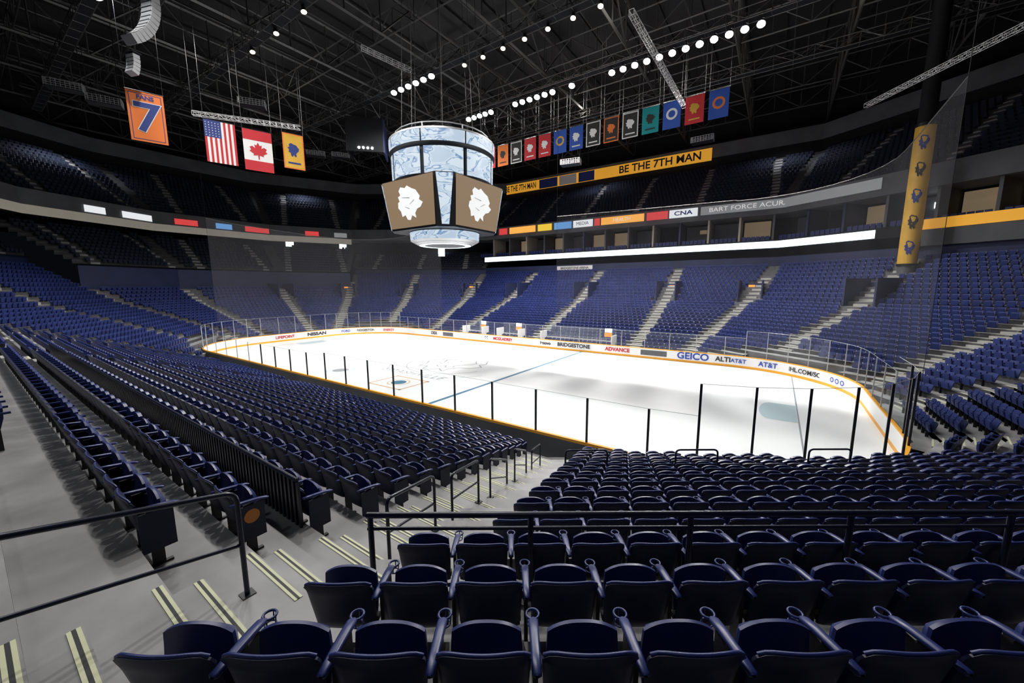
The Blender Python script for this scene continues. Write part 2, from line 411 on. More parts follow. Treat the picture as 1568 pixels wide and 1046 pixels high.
def sidepanel(x0,x1,z0,z1,m,y=yy): s.face([(x0,y,z0),(x1,y,z0),(x1,y,z1),(x0,y,z1)],m)
for x0,x1,c in [(-26,-22,'k'),(-21.5,-19.5,'r'),(-19,-13,'o'),(-12.5,-9.5,'y'),(-9,-5.5,'b'),(-5.2,-1.5,'w'),(-1.2,-.2,'r'),(0,7.2,'o'),(7.6,10.8,'r'),(11,15,'w'),(15.4,27.3,'g')]:
    sidepanel(x0,x1,17.7,18.9,EC[c],yy-.1 if c!='k' else yy-.06)
ringpart(s,5,24.0,.62,1,17.7,18.9,EC['g'])
s.obj('ad_panels',root)
text('BART FORCE ACURA',.85,(21.3,yy-.2,18.3),0,M_txtw,root,sx=1.2);text('CNA',.85,(13,yy-.2,18.3),0,M_txtblue,root,sx=1.4,bold=.02)
text('MEDIA',.8,(-3.4,yy-.2,18.3),0,M_txtb,root);text('HEALTH',.8,(3.6,yy-.2,18.3),0,M_txtw,root)
s=MB()
def segpanel(mb,k,d,tc,w_,z0,z1,m):
    n=nrm[k];t=tan[k];a=(n[0]*(cs[k]+d)+t[0]*(tc-w_/2),n[1]*(cs[k]+d)+t[1]*(tc-w_/2));b=(n[0]*(cs[k]+d)+t[0]*(tc+w_/2),n[1]*(cs[k]+d)+t[1]*(tc+w_/2))
    mb.face([(a[0],a[1],z0),(b[0],b[1],z0),(b[0],b[1],z1),(a[0],a[1],z1)],m)
for k in (8,9,10):
    A,B=segAB(k,24);t=tan[k];ta=A[0]*t[0]+A[1]*t[1];tb=B[0]*t[0]+B[1]*t[1];x=ta+2
    while x<tb-2.5:
        segpanel(s,k,24.05,x,random.choice([3,4,2.4]),17.5,18.4,random.choice([EC['w'],EC['w'],EC['b'],EC['r'],EC['g']]));x+=5.2
s.obj('ad_panels_end',root)
s=MB()
for k,tc in ((8,-6),(8,4),(7,-4)):
    A,B=segAB(k,24);t=tan[k];mid=(A[0]*t[0]+A[1]*t[1]+B[0]*t[0]+B[1]*t[1])/2
    segpanel(s,k,28.5,mid+tc,1.4,14.1,16.6,M_glow)
s.obj('lit_doorway')
root=bpy.data.objects.new('crowd_banner',None);SC.collection.objects.link(root);s=MB();y=12.95+37.2
s.face([(-29,y,28.9),(14.5,y,28.9),(14.5,y,31.0),(-29,y,31.0)],M_goldl)  # cloth glows by its material in place of light falling on it
for x0,x1,m in ((-20,-15.5,M_navy),(-15,-11,M_white),(-10.5,-7,M_navy)): s.face([(x0,y-.03,29.0),(x1,y-.03,29.0),(x1,y-.03,30.9),(x0,y-.03,30.9)],m)
s.obj('cloth',root)
text('BE THE 7TH MAN',1.9,(5.5,y-.06,29.95),0,M_txtb,root,sx=1.0,bold=.04);text('BE THE 7TH MAN',1.8,(-25,y-.06,29.95),0,M_txtb,root,sx=.6,bold=.03)
root=bpy.data.objects.new('arena_name_sign',None);SC.collection.objects.link(root)
s=MB();ys=12.95+dt-.06
s.face([(-8.5,ys,10.3),(-1.5,ys,10.3),(-1.5,ys,11.1),(-8.5,ys,11.1)],M_board);s.obj('plate',root)
text('BRIDGESTONE ARENA',.55,(-5,ys-.03,10.7),0,M_txtb,root,bold=.01)
s=MB()
for k in (5,6,7,8,9):
    n=nrm[k];t=tan[k];R=Matrix(((t[0],n[0],0),(t[1],n[1],0),(0,0,1)))
    A,B=segAB(k,row_d(-3));tl=aisle_t(k)+[A[0]*t[0]+A[1]*t[1]+.2]
    for tc in tl:
        d0,d1=row_d(-1)+.2,row_d(-6)+.1;z0=row_z(-1);z1=row_z(-6)
        def P3(tt,d,z): return (n[0]*(cs[k]+d)+t[0]*tt,n[1]*(cs[k]+d)+t[1]*tt,z)
        for sd in (-1.25,1.25):
            s.box(P3(tc+sd,(d0+d1)/2,(z0+z1)/2+.6),(.15,d1-d0,z1-z0+.5),M_wallblue,R=R)
        s.box(P3(tc,d1,z1-.3),(2.5,.2,1.6),M_wallblue,R=R)
        s.box(P3(tc,d1-.2,z0+1.2),(2.2,.1,2.2),M_beige,R=R)
        s.box(P3(tc,d1-.3,z0+1.0),(1.4,.1,1.9),M_dark,R=R)
        s.box(P3(tc,d1-.15,z1+.1),(.7,.1,.35),M_orange,R=R)
s.obj('vomitory_portals')
s=MB()
def stairs(k,tcf,w_,n,t,near=False,i0=-12,i1=None):
    R=Matrix(((t[0],n[0],0),(t[1],n[1],0),(0,0,1)))
    for i in range(max(i0,imin[k]+1),(IMAX if i1 is None else i1)+1):
        d=row_d(i);z=row_z(i);rise=row_z(i-1)-z
        x,y=tcf(d+.12)
        ww=w_(i) if callable(w_) else w_
        if rink_out(x,y)<1.3: continue
        s.box((x-n[0]*.15,y-n[1]*.15,z+rise/4),(ww,.30,rise/2),M_concl if not near else M_conc,R=R)
        for dd,zz in ((.27,rise/2),(-.03,rise)):
            for o_,mm in (((.0,M_strip),) if not near else ((0,M_strip),(.026,M_txtb),(.052,M_strip))):
                s.box((x-n[0]*(dd-o_),y-n[1]*(dd-o_),z+zz+.003),(ww,.026 if near else .06,.008),mm,R=R)
for k in ALL:
    for tc in aisle_t(k):
        n=nrm[k];t=tan[k]
        stairs(k,lambda d:(n[0]*(cs[k]+d)+t[0]*tc,n[1]*(cs[k]+d)+t[1]*tc),1.15,n,t)
for k in range(NS):
    if k==0:
        n=nrm[0];t=tan[0]
        stairs(0,lambda d:(vert(0,d)[0]+(.2 if d<row_d(2.5) else -.5),vert(0,d)[1]),lambda i:2.0 if i>=3 else 1.15,n,t,near=True,i0=-2)
    else:
        a=nrm[k];b=nrm[(k+1)%NS];n=Vector((a[0]+b[0],a[1]+b[1])).normalized();t=(-n[1],n[0])
        stairs(k,lambda d:vert(k,d),1.2,n,t,i0=-8)
s.obj('aisle_stairs')

def rr(off):
    pts=[];r=8.5+off
    def arc(cx,cy,a0,a1,n):
        for j in range(n): a=math.radians(a0+(a1-a0)*j/n);pts.append((cx+r*math.cos(a),cy+r*math.sin(a)))
    def line(x0,y0,x1,y1,n):
        for j in range(n): pts.append((x0+(x1-x0)*j/n,y0+(y1-y0)*j/n))
    line(-21.98,-4.45-r,21.98,-4.45-r,18);arc(21.98,-4.45,-90,0,8)
    line(21.98+r,-4.45,21.98+r,4.45,4);arc(21.98,4.45,0,90,8)
    line(21.98,4.45+r,-21.98,4.45+r,18);arc(-21.98,4.45,90,180,8)
    line(-21.98-r,4.45,-21.98-r,-4.45,4);arc(-21.98,-4.45,180,270,8)
    return pts
def rrf(off,n=16):
    pts=[];r=8.5+off
    for cx,cy,a0 in ((21.98,-4.45,-90),(21.98,4.45,0),(-21.98,4.45,90),(-21.98,-4.45,180)):
        for j in range(n+1): a=math.radians(a0+90*j/n);pts.append((cx+r*math.cos(a),cy+r*math.sin(a)))
    return pts
s=MB();s.face([(x,y,0) for x,y in rrf(0,24)],M_ice);s.obj('ice_surface')
s=MB()
def ply(pts,z,m): s.face([(x,y,z) for x,y in pts],m)
def ringmark(cx,cy,r,w_,m,a0=0,a1=360,n=48,z=.006):
    A=[math.radians(a0+(a1-a0)*j/n) for j in range(n+1)]
    s.grid([[(cx+r*math.cos(a),cy+r*math.sin(a),z) for a in A],[(cx+(r+w_)*math.cos(a),cy+(r+w_)*math.sin(a),z) for a in A]],m)
ply([(7.5,-12.9),(7.8,-12.9),(7.8,12.9),(7.5,12.9)],.006,M_iceblue)
for sx in (1,-1):
    ply([(sx*27.11-.04,-11.3),(sx*27.11+.04,-11.3),(sx*27.11+.04,11.3),(sx*27.11-.04,11.3)],.006,M_icemark)
    pts=[(sx*27.05,-1.83)]+[(sx*(27.05-1.3-.55*math.cos(a)),1.83*math.sin(a)) for a in [math.radians(-90+180*j/16) for j in range(17)]]+[(sx*27.05,1.83)]
    ply(pts,.008,M_crease)
M_iceor=mat('ice_mark_orange',(.65,.40,.22),.4)
def rectmark(cx,cy,a,b,w_,m):
    for x0,y0,x1,y1 in ((cx-a,cy-b,cx+a,cy-b+w_),(cx-a,cy+b-w_,cx+a,cy+b),(cx-a,cy-b,cx-a+w_,cy+b),(cx+a-w_,cy-b,cx+a,cy+b)): ply([(x0,y0),(x1,y0),(x1,y1),(x0,y1)],.007,m)
rectmark(1.5,-8,1.9,1.5,.16,M_iceor);ringmark(1.5,-8,0,.6,M_iceblue);ringmark(1.5,-8,.8,.1,M_iceor)
ringmark(-6.5,-8,.0,.7,M_icemark);ringmark(-6.5,-8,1.1,.14,M_crease)
ringmark(0,0,4.5,.08,M_icemark,200,340);ringmark(0,0,6.1,.06,M_icemark,205,335);ringmark(0,0,4.9,.07,M_icemark,30,150)
CAT=[(-.35,1),(.05,.86),(.45,.78),(.62,.5),(.8,.36),(.74,.0),(.5,-.22),(.3,-.5),(.42,-.72),(.2,-.95),(-.05,-.62),(-.2,-.95),(-.42,-.8),(-.5,-.4),(-.78,-.3),(-.7,.05),(-.92,.3),(-.62,.45),(-.7,.8)]
LOGO=[(-.45,.95),(-.15,.86),(.0,.98),(.3,.78),(.55,.66),(.78,.28),(.7,.1),(.92,-.08),(.74,-.32),(.5,-.40),(.34,-.62),(.38,-.9),(.12,-.72),(-.02,-.98),(-.22,-.94),(-.34,-.66),(-.56,-.74),(-.62,-.42),(-.78,-.2),(-.74,.1),(-.62,.16),(-.70,.42),(-.52,.5),(-.60,.75)]
def stroke(pts,w_,m,cx,cy,sc,z=.008):
    n=len(pts)
    for i in range(n):
        a=pts[i];b=pts[(i+1)%n];a=Vector((a[0],a[1]))*sc;b=Vector((b[0],b[1]))*sc;d=(b-a)
        if d.length<1e-4: continue
        nn=Vector((-d.y,d.x)).normalized()*w_/2
        ply([(cx+p.x,cy+p.y) for p in (a-nn,b-nn,b+nn,a+nn)],z+.0003*(i%3),m)
stroke(LOGO,.12,M_icemark,0,.2,3.8);stroke([(p[0]*.6+.05,p[1]*.6) for p in CAT],.09,M_icemark,0,.2,3.8);stroke([(p[0]*.3-.2,p[1]*.25+.1) for p in CAT],.08,M_icemark,0,.2,3.8)
s.obj('ice_markings')
root=bpy.data.objects.new('ice_lettering',None);SC.collection.objects.link(root)
text('SMASHVILLE',1.4,(0,-5.3,.009),0,M_icemark,root,tilt=0,ext=.0005)
s=MB();pi=rrf(0,20);po=rrf(.14,20)
def loopgrid(a,za,b,zb,m): s.grid([[(x,y,za) for x,y in a],[(x,y,zb) for x,y in b]],m,True,True)
loopgrid(pi,0,pi,.22,M_yellow);loopgrid(pi,.22,pi,1.0,M_board);loopgrid(pi,1.0,pi,1.07,M_yellow);loopgrid(pi,1.07,po,1.07,M_yellow)
loopgrid(po,1.07,po,.95,M_yellow);loopgrid(po,.95,po,-.05,M_wallgrey)
s.obj('rink_boards')
root=bpy.data.objects.new('board_advertising',None);SC.collection.objects.link(root)
TX=[('DEX',XS[0],M_txtb,.6),('',XS[1],M_riser,2.0),('66',XS[2]-.6,M_navy,.6),('MCGLADREY',XS[3],M_red,.5),('lenovo',XS[4],M_txtb,.5),('BRIDGESTONE',XS[5],M_txtb,.6),('ADVANCE',XS[6],M_red,.55),('',XS[7],M_riser,2.6),('GEICO',XS[8],M_txtblue,.9),('ALTI',XS[9]-.2,M_txtb,.6),('',XS[10]-.1,M_txtb,1.3),('AT&T',XS[11],M_txtblue,.6)]
s=MB()
for tx,x,m,sz in TX:
    if tx=='' : s.face([(x-sz/2,12.93,.34),(x+sz/2,12.93,.34),(x+sz/2,12.93,.88),(x-sz/2,12.93,.88)],m)
    elif tx=='AT&T': text(tx,sz,(21.98+8.40*math.cos(math.radians(66)),4.45+8.40*math.sin(math.radians(66)),.6),math.radians(-24),m,root,bold=.012)
    else: text(tx,sz,(x,12.90,.62),0,m,root,ext=.002,sx=1.05,bold=.02)
s.obj('ad_plates',root)
text('NISSAN',.65,(-30.43,3,.6),math.pi/2,M_txtb,root,sx=1.3,bold=.02);text('LIFEPOINT',.55,(-30.43,-1.5,.6),math.pi/2,M_red,root,bold=.01)
for a,tx,m in ((82,'AT&T',M_txtblue),(46,'NHL.COM/SCF',M_txtb),(25,'O O O',M_txtblue)):
    A=math.radians(a);text(tx,.5,(21.98+8.40*math.cos(A),4.45+8.40*math.sin(A),.6),A-math.pi/2,m,root,bold=.01)
for a,tx,m in ((115,'ENERGY',M_red),(140,'BRIDGESTONE',M_txtb),(160,'FORD',M_txtblue)):
    A=math.radians(a);text(tx,.5,(-21.98+8.40*math.cos(A),4.45+8.40*math.sin(A),.6),A-math.pi/2,m,root,bold=.01)
path=rr(.07);NP=len(path)
def gh(x,y):
    if y<-3 and x>0: return 4.1 if x>23.5 else 2.95
    return 3.4 if (abs(x)>23) else 2.75
s=MB();st=MB()
for j in range(NP):
    a=path[j];b=path[(j+1)%NP];h=gh((a[0]+b[0])/2,a[1])
    s.face([(a[0],a[1],1.07),(b[0],b[1],1.07),(b[0],b[1],h),(a[0],a[1],h)],M_glass)
    st.bar((a[0],a[1],h),(b[0],b[1],h),.010,M_gedge)
    near=a[1]<-3 and a[0]>-12
    m=M_black if near else M_alu
    hh=max(h,gh(a[0]-.5,a[1]))
    st.box((a[0],a[1],(1.07+hh)/2),(.075 if near else .05,.075 if near else .05,hh-1.07),m)
s.obj('rink_glass');st.obj('glass_stanchions')
def nz(j,N): return 15.4-.6*math.sin(math.pi*j/(N-1))
npth=[(x,12.95+.5) for x in np.linspace(4,21.98,6)]+[(21.98+9*math.cos(a),4.45+9*math.sin(a)) for a in [math.radians(90-9*j) for j in range(11)]]+[(30.98,y) for y in (2,0,-2,-4)]
for pth in (npth,[(-x,y) for x,y in npth[3:]]+[(-30.98,-6),(-29.5,-9.5)]):
    s=MB();N_=len(pth)
    for j in range(N_-1):
        a,b=pth[j],pth[j+1];s.face([(a[0],a[1],3.4),(b[0],b[1],3.4),(b[0],b[1],nz(j+1,N_)),(a[0],a[1],nz(j,N_))],M_net)
        s.bar((a[0],a[1],nz(j,N_)),(b[0],b[1],nz(j+1,N_)),.025,M_truss)
    for j in (0,N_-1): s.bar((pth[j][0],pth[j][1],3.0),(pth[j][0],pth[j][1],36),.012,M_black)
    s.obj('safety_netting')
for x,nm in ((-9,'penalty_box'),(-3,'penalty_box'),(6.5,'players_bench')):
    s=MB();y=12.95+.3
    w_=3.4 if nm=='penalty_box' else 9
    s.box((x,y+1.6,.25),(w_,.1,2.0),M_board);s.box((x,y+1.3,.45),(w_-.4,.4,.08),M_seatfar)
    for sd in (-1,1): s.box((x+sd*w_/2,y+.8,1.0),(.08,1.6,2.0),M_board)
    s.box((x,y+1.6,2.0),(w_,.04,1.4),M_glass)
    s.box((x+w_/2-1,y+1.7,1.9),(.9,.08,.45),M_orange);s.box((x+w_/2-1,y+1.75,2.4),(.8,.1,.4),M_glow)
    for q_ in range(3): s.box((x-w_/3+q_*w_/3,y+1.3,.2),(.06,.3,.45),M_black)
    s.obj(nm)

root=bpy.data.objects.new('center_scoreboard',None);SC.collection.objects.link(root);root.location=(-.47,-.32,.1)
body=MB();scr=MB()
def octo(R,F):
    h=F/2;return [(R,-h),(R,h),(h,R),(-h,R),(-R,h),(-R,-h),(-h,-R),(h,-R)]
top=octo(4.4,6.5);bot=octo(3.9,6.5*.88)
zt_,zb_=16.35,12.25
body.grid([[(x*.97,y*.97,zb_) for x,y in bot],[(x*.97,y*.97,zt_) for x,y in top]],M_black,False,True)
body.face([(x*.97,y*.97,zb_) for x,y in bot][::-1],M_black);body.face([(x*.97,y*.97,zt_) for x,y in top],M_black)
def lerp(a,b,f): return tuple(a[i]+(b[i]-a[i])*f for i in range(len(a)))
for j in range(8):
    a0,a1_=bot[j],bot[(j+1)%8];b0,b1=top[j],top[(j+1)%8]
    big=j%2==0
    e=.02 if big else .08
    A=(*lerp(a0,a1_,e),zb_+.15);B=(*lerp(a0,a1_,1-e),zb_+.15);C=(*lerp(b0,b1,1-e),zt_-.1);D=(*lerp(b0,b1,e),zt_-.1)
    if not big: A=(*lerp(a0,a1_,.3),zb_+.15);B=(*lerp(a0,a1_,.7),zb_+.15)
    scr.face([A,B,C,D],M_scrg if big else M_scr)
    if big:
        cen=Vector([sum(v[i] for v in(A,B,C,D))/4 for i in range(3)]);ux=(Vector(B)-Vector(A)).normalized();uz=((Vector(D)+Vector(C))/2-(Vector(A)+Vector(B))/2).normalized()
        nn=ux.cross(uz)
        if nn.dot(Vector((cen.x,cen.y,0)))<0: nn=-nn
        scr.face([cen+ux*(p[0]*1.8)+uz*(p[1]*1.4)+nn*.05 for p in LOGO],M_scrw)
        for w0,w1 in (((-.45,.35),(.1,.25)),((.05,-.1),(.4,.1)),((-.3,-.2),(0,-.35))):
            p=cen+ux*w0[0]*1.7+uz*w0[1]*1.4+nn*.07;q_=cen+ux*w1[0]*1.7+uz*w1[1]*1.4+nn*.07
            scr.face([p,q_,q_+uz*.07,p+uz*.03],EC['g'])
def cyl(mb,r0,r1,z0,z1,m,a0=0,a1=360,n=40):
    A=[math.radians(a0+(a1-a0)*j/n) for j in range(n+1)]
    mb.grid([[(r0*math.cos(a),r0*math.sin(a),z0) for a in A],[(r1*math.cos(a),r1*math.sin(a),z1) for a in A]],m,True)
circ=lambda r,z:[(r*math.cos(a),r*math.sin(a),z) for a in [2*math.pi*j/40 for j in range(40)]]
cyl(body,4.4,4.4,16.3,19.85,M_black);body.face(circ(4.4,16.36)[::-1],M_black);body.face(circ(4.4,19.85),M_black)
for j in range(8):
    c=-45+45*j
    cyl(scr,4.5,4.55,16.45,18.5,M_scr,c-20.5,c+20.5,8)
    cyl(scr,4.65,4.7,18.85,19.75,M_scr,c-21.8,c+21.8,8)
cyl(body,4.4,4.72,18.6,18.8,M_black);cyl(body,4.71,4.71,19.76,19.9,M_alu)
cyl(body,2.8,3.0,11.3,12.3,M_black);cyl(scr,3.15,3.2,11.5,12.2,M_scr);cyl(body,3.21,3.0,12.2,12.35,M_alu)
cyl(body,2.5,3.15,11.15,11.5,M_alu);body.face(circ(2.5,11.15)[::-1],M_wallgrey)
cyl(scr,1.9,2.4,11.12,11.13,M_led)
for a in range(0,360,45):
    x,y=3.6*math.cos(math.radians(a)),3.6*math.sin(math.radians(a))
    body.bar((x,y,19.85),(x*.8,y*.8,37),.03,M_truss)
for a in range(0,360,45):
    x,y=4.2*math.cos(math.radians(a+22)),4.2*math.sin(math.radians(a+22));body.bar((x,y,19.85),(x,y,20.4),.06,M_alu)
body.tube([(4.2*math.cos(math.radians(a+22)),4.2*math.sin(math.radians(a+22)),20.4) for a in range(0,360,15)],.05,M_alu,6,close=True)
body.obj('frame',root);scr.obj('video_panels',root)

def flag(name,x,y,z,w_,h,facing,build):
    root=bpy.data.objects.new(name,None);SC.collection.objects.link(root);root.location=(x,y,z);root.rotation_euler=(0,0,facing)
    s=MB();build(s,w_,h);s.tube([(-w_/2-.05,0,h/2+.04),(w_/2+.05,0,h/2+.04)],.03,M_black,6)
    s.bar((-w_/2,0,h/2),(-w_/2,0,36-z),.012,M_black);s.bar((w_/2,0,h/2),(w_/2,0,36-z),.012,M_black)
    o=s.obj('cloth');o.parent=root;return root
def rect(s,x0,x1,z0,z1,m,y=0): s.face([(x0,y,z0),(x1,y,z0),(x1,y,z1),(x0,y,z1)],m)
def plain(bg,fg,bd=None):
    def f(s,w_,h):
        rect(s,-w_/2,w_/2,-h/2,h/2,bd or bg)
        if bd: rect(s,-w_/2+.1,w_/2-.1,-h/2+.1,h/2-.1,bg,-.01)
        s.face([(p[0]*w_*.32,-.02,p[1]*h*.2+.1) for p in CAT],fg);rect(s,-w_*.3,w_*.3,-h*.36,-h*.31,fg,-.02)
    return f
def ringf(bg,fg):
    def f(s,w_,h):
        rect(s,-w_/2,w_/2,-h/2,h/2,bg)
        s.face([(w_*.32*math.cos(a),-.01,w_*.32*math.sin(a)+.1) for a in [2*math.pi*j/18 for j in range(18)]],fg)
        s.face([(w_*.2*math.cos(a),-.02,w_*.2*math.sin(a)+.1) for a in [2*math.pi*j/12 for j in range(12)]],bg)
    return f
def usa(s,w_,h):
    for j in range(13): rect(s,-w_/2+w_*j/13,-w_/2+w_*(j+1)/13,-h/2,h/2,M_red if j%2==0 else M_white)
    rect(s,-w_/2,-w_/2+w_*7/13,h*.1,h/2,M_navy,-.01)
    for a in range(5):
        for b in range(6): s.face([(-w_/2+w_*(.06+.1*a)+.04*math.cos(q_),-.02,h*(.14+.06*b)+.04*math.sin(q_)) for q_ in [0,1.26,2.51,3.77,5.03]],M_white)
def canada(s,w_,h):
    rect(s,-w_/2,w_/2,-h/2,h/2,M_white);rect(s,-w_/2,w_/2,h*.25,h/2,M_red,-.01);rect(s,-w_/2,w_/2,-h/2,-h*.25,M_red,-.01)
    L=[(0,1),(.18,.62),(.4,.72),(.32,.3),(.6,.5),(.9,.35),(.75,.05),(.95,-.1),(.5,-.4),(.55,-.6),(.08,-.5),(.06,-1),(-.06,-1),(-.08,-.5),(-.55,-.6),(-.5,-.4),(-.95,-.1),(-.75,.05),(-.9,.35),(-.6,.5),(-.32,.3),(-.4,.72),(-.18,.62)]
    s.face([(p[0]*w_*.33,-.02,p[1]*w_*.33) for p in L],M_red)
M_blk=mat('banner_black',(.02,.02,.02),.7);M_teal=mat('banner_teal',(.0,.25,.27),.7);M_roy=mat('banner_blue',(.02,.08,.4),.7);M_or=mat('banner_orange',(.75,.18,.03),.7);M_dred=mat('banner_maroon',(.25,.02,.05),.7);M_lb=mat('banner_midblue',(.05,.2,.5),.7)
lst=[(M_navy,M_red),(M_red,M_white),(M_or,M_blk),(M_blk,M_white),(M_red,M_white),(M_red,M_white),(M_roy,M_gold),(M_roy,M_white),(M_blk,M_white),(M_blk,M_or),(M_blk,M_white),(M_teal,M_blk),(M_roy,M_white),(M_red,M_gold),(M_roy,M_or)]
for j,(a,b) in enumerate(lst):
    x=-7.6+27.6*(j/14)
    flag('team_flag',x,13.5,23.45,1.6,2.4,0,(ringf if j in (6,12,14) else plain)(a,b,*([M_white] if j in (3,8,10) else [M_or] if j==9 else [])))
FR=math.pi/2-.28
f=flag('retired_number_banner',*SEVEN,2.3,3.9,FR,lambda s,w_,h:(rect(s,-w_/2,w_/2,-h/2,h/2,M_or),rect(s,-w_/2+.15,w_/2-.15,-h/2+.15,h/2-.15,M_navy,-.01),rect(s,-w_/2+.2,w_/2-.2,-h/2+.2,h/2-.2,M_or,-.02)))
text('7',3.2,(0,-.05,-.15),0,M_white,f,sx=1.1,ext=.003,bold=.10);text('7',3.2,(0,-.07,-.15),0,M_navy,f,sx=1.1,ext=.005,bold=.05);text('FANS',.45,(0,-.05,1.5),0,M_navy,f,bold=.02)
flag('usa_flag',*USA,2.3,3.6,FR,usa)
flag('canada_flag',*CAN,2.3,3.6,FR,canada)
flag('team_gold_banner',*GLD,1.8,3.2,FR,plain(M_gold,M_navy,M_or))

s=MB();s.face([(-100,-70,39),(80,-70,39),(80,70,39),(-100,70,39)],M_roof)
for x in range(-96,78,4): s.box((x,0,38.85),(.25,140,.3),M_roof)
s.obj('ceiling')
def truss(mb,a,b,h,w_,bay,r,m,rd=None):
    a=Vector(a);b=Vector(b);d=(b-a);L=d.length;d.normalize();sd=d.cross(Vector((0,0,1))).normalized();n=max(2,int(L/bay));rd=rd or r*.6
    U=Vector((0,0,h))
    ch=[sd*(w_/2),-sd*(w_/2)] if w_>0 else [Vector((0,0,0))]
    for c in ch:
        mb.bar(a+c,b+c,r,m);mb.bar(a+c+U,b+c+U,r,m)
        for j in range(n):
            p=a+d*(L*j/n)+c;q_=a+d*(L*(j+1)/n)+c
            if j%2: mb.bar(p,q_+U,rd,m)
            else: mb.bar(p+U,q_,rd,m)
            mb.bar(p,p+U,rd,m)
    if w_>0:
        for j in range(n+1):
            p=a+d*(L*j/n);mb.bar(p+ch[0],p+ch[1],rd,m);mb.bar(p+ch[0]+U,p+ch[1]+U,rd,m)
s=MB()
for x in range(-80,61,10): truss(s,(x,-60,33.2),(x,62,33.2),4.2,0,4,.16,M_truss,.09)
for y in range(-52,60,8): truss(s,(-88,y,35.2),(68,y,35.2),2.6,0,3.4,.10,M_truss,.06)
for x in range(-85,60,5): s.bar((x,-60,37.8),(x,62,37.8),.08,M_truss)
s.obj('roof_trusses')
s=MB()
for y in (-17.5,-7,7,17.5,28):
    truss(s,(-60,y,31.6),(45,y,31.6),1.0,.9,1.8,.045,M_truss,.03)
    s.box((-7.5,y,31.62),(105,.8,.04),M_dark)
s.obj('lighting_catwalks')
for a,b in (((31.1,23.8,24),(39,12.5,24)),((16.7,-1,24.2),(17,14,24)),(TC,TD),(TA,TB)):
    s=MB();truss(s,a,b,.35,.3,.5,.025,M_trussl,.015)
    for p in (a,b): s.bar((p[0],p[1],p[2]+.35),(p[0],p[1],36),.015,M_black)
    s.obj('rigging_truss')
lights=[]
def lampfix(mb,x,y,z,aim,m,r=.36):
    c=Vector((x,y,z));d=(Vector(aim)-c).normalized();u=d.cross(Vector((0,0,1))).normalized();w_=d.cross(u)
    rows=[]
    for t_,rr_ in ((-.55,.08),(-.5,.16),(-.2,r*.75),(0,r),(.05,r*1.02)):
        rows.append([c+d*t_+(u*math.cos(q_)+w_*math.sin(q_))*rr_ for q_ in [2*math.pi*j/14 for j in range(14)]])
    mb.grid(rows,M_black,True,True);mb.disc(c+d*.03,d,r*.95,m,14);mb.bar(c-d*.3,c-d*.3+Vector((0,0,.7)),.03,M_black)
def bank(xs,y,z,m,power,every=3,r=.36):
    mb=MB()
    for j,x in enumerate(xs):
        lampfix(mb,x,y,z,(x*.6+5,y*.35-6,0),m,r)
        if power and j%every==every//2: lights.append((x,y,z-.5,power*every))
    mb.obj('flood_light_bank')
lin=lambda a,b,n:[a+(b-a)*j/(n-1) for j in range(n)]
bank(lin(8.5,22.5,12),17.5,31,M_lamp,1,3);bank(lin(-4.5,1,6),17.5,31,M_lamp,1,3);bank([3.6],17.5,31,M_lamp,1,1);bank(lin(-12.5,-8.5,5),17.5,31,M_lamp,1,3)
bank(lin(-15,-8.5,6),6.5,31,M_lamp,1,3);bank(lin(-4,19,10),7,31,M_lampd,0,3,.25)
bank(lin(-22,22,16),-17.5,31,M_lamp,.6,3);bank(lin(-20,20,9),-7,31,M_lampd,0,3,.25)
for (x,y,z,p) in lights:
    l=bpy.data.lights.new('flood','SPOT');l.energy=4600*p;l.spot_size=math.radians(140);l.spot_blend=.9;l.shadow_soft_size=.35;l.color=(1,.97,.93)
    o=bpy.data.objects.new('flood_light',l);o.location=(x,y,z-.3);o.rotation_euler=(math.radians(-10 if y>0 else 20),0,0);SC.collection.objects.link(o)
for x,y,z,e in ((30,-33,18,300),(8,-33,22,1500),(-15,-33,24,1800),(-60,-15,30,6000),(-60,18,30,6000),(-35,45,31,3200),(-5,45,31,3200),(25,45,31,3600),(50,25,30,3200)):
    l=bpy.data.lights.new('house','SPOT');l.energy=e;l.spot_size=math.radians(140);l.spot_blend=1;l.shadow_soft_size=.5;l.color=(.95,.97,1)
    o=bpy.data.objects.new('house_light',l);o.location=(x,y,z);SC.collection.objects.link(o)
# point lights that brighten the roof steel
for x,y in ((-12,12),(12,12),(-35,0),(30,22),(0,28)):
    l=bpy.data.lights.new('wash','POINT');l.energy=260;l.shadow_soft_size=.4;l.color=(1,.93,.82)
    o=bpy.data.objects.new('roof_wash_light',l);o.location=(x,y,32.9);SC.collection.objects.link(o)
def line_array(x,y,z,rot,n=9,sc=1):
    s=MB();a=0;p=Vector((0,0,0))
    for j in range(n):
        R=Matrix.Rotation(-a,3,'X');s.box(p,(1.1,.6,.36),M_alu,R=R);s.box(p+R@Vector((0,-.31,0)),(1.0,.03,.3),M_wallgrey,R=R)
        p=p+R@Vector((0,0,-.40));a+=math.radians(5.5)
    s.box((0,0,.35),(1.3,.8,.12),M_black);s.bar((-.4,0,.4),(-.4,0,(38-z)/sc),.02,M_black);s.bar((.4,0,.4),(.4,0,(38-z)/sc),.02,M_black)
    o=s.obj('line_array_speaker');o.location=(x,y,z);o.rotation_euler=(0,0,rot);o.scale=(sc,sc,sc)
line_array(*LA1,.35,11,.9);line_array(*LA2,.35,5,.75)
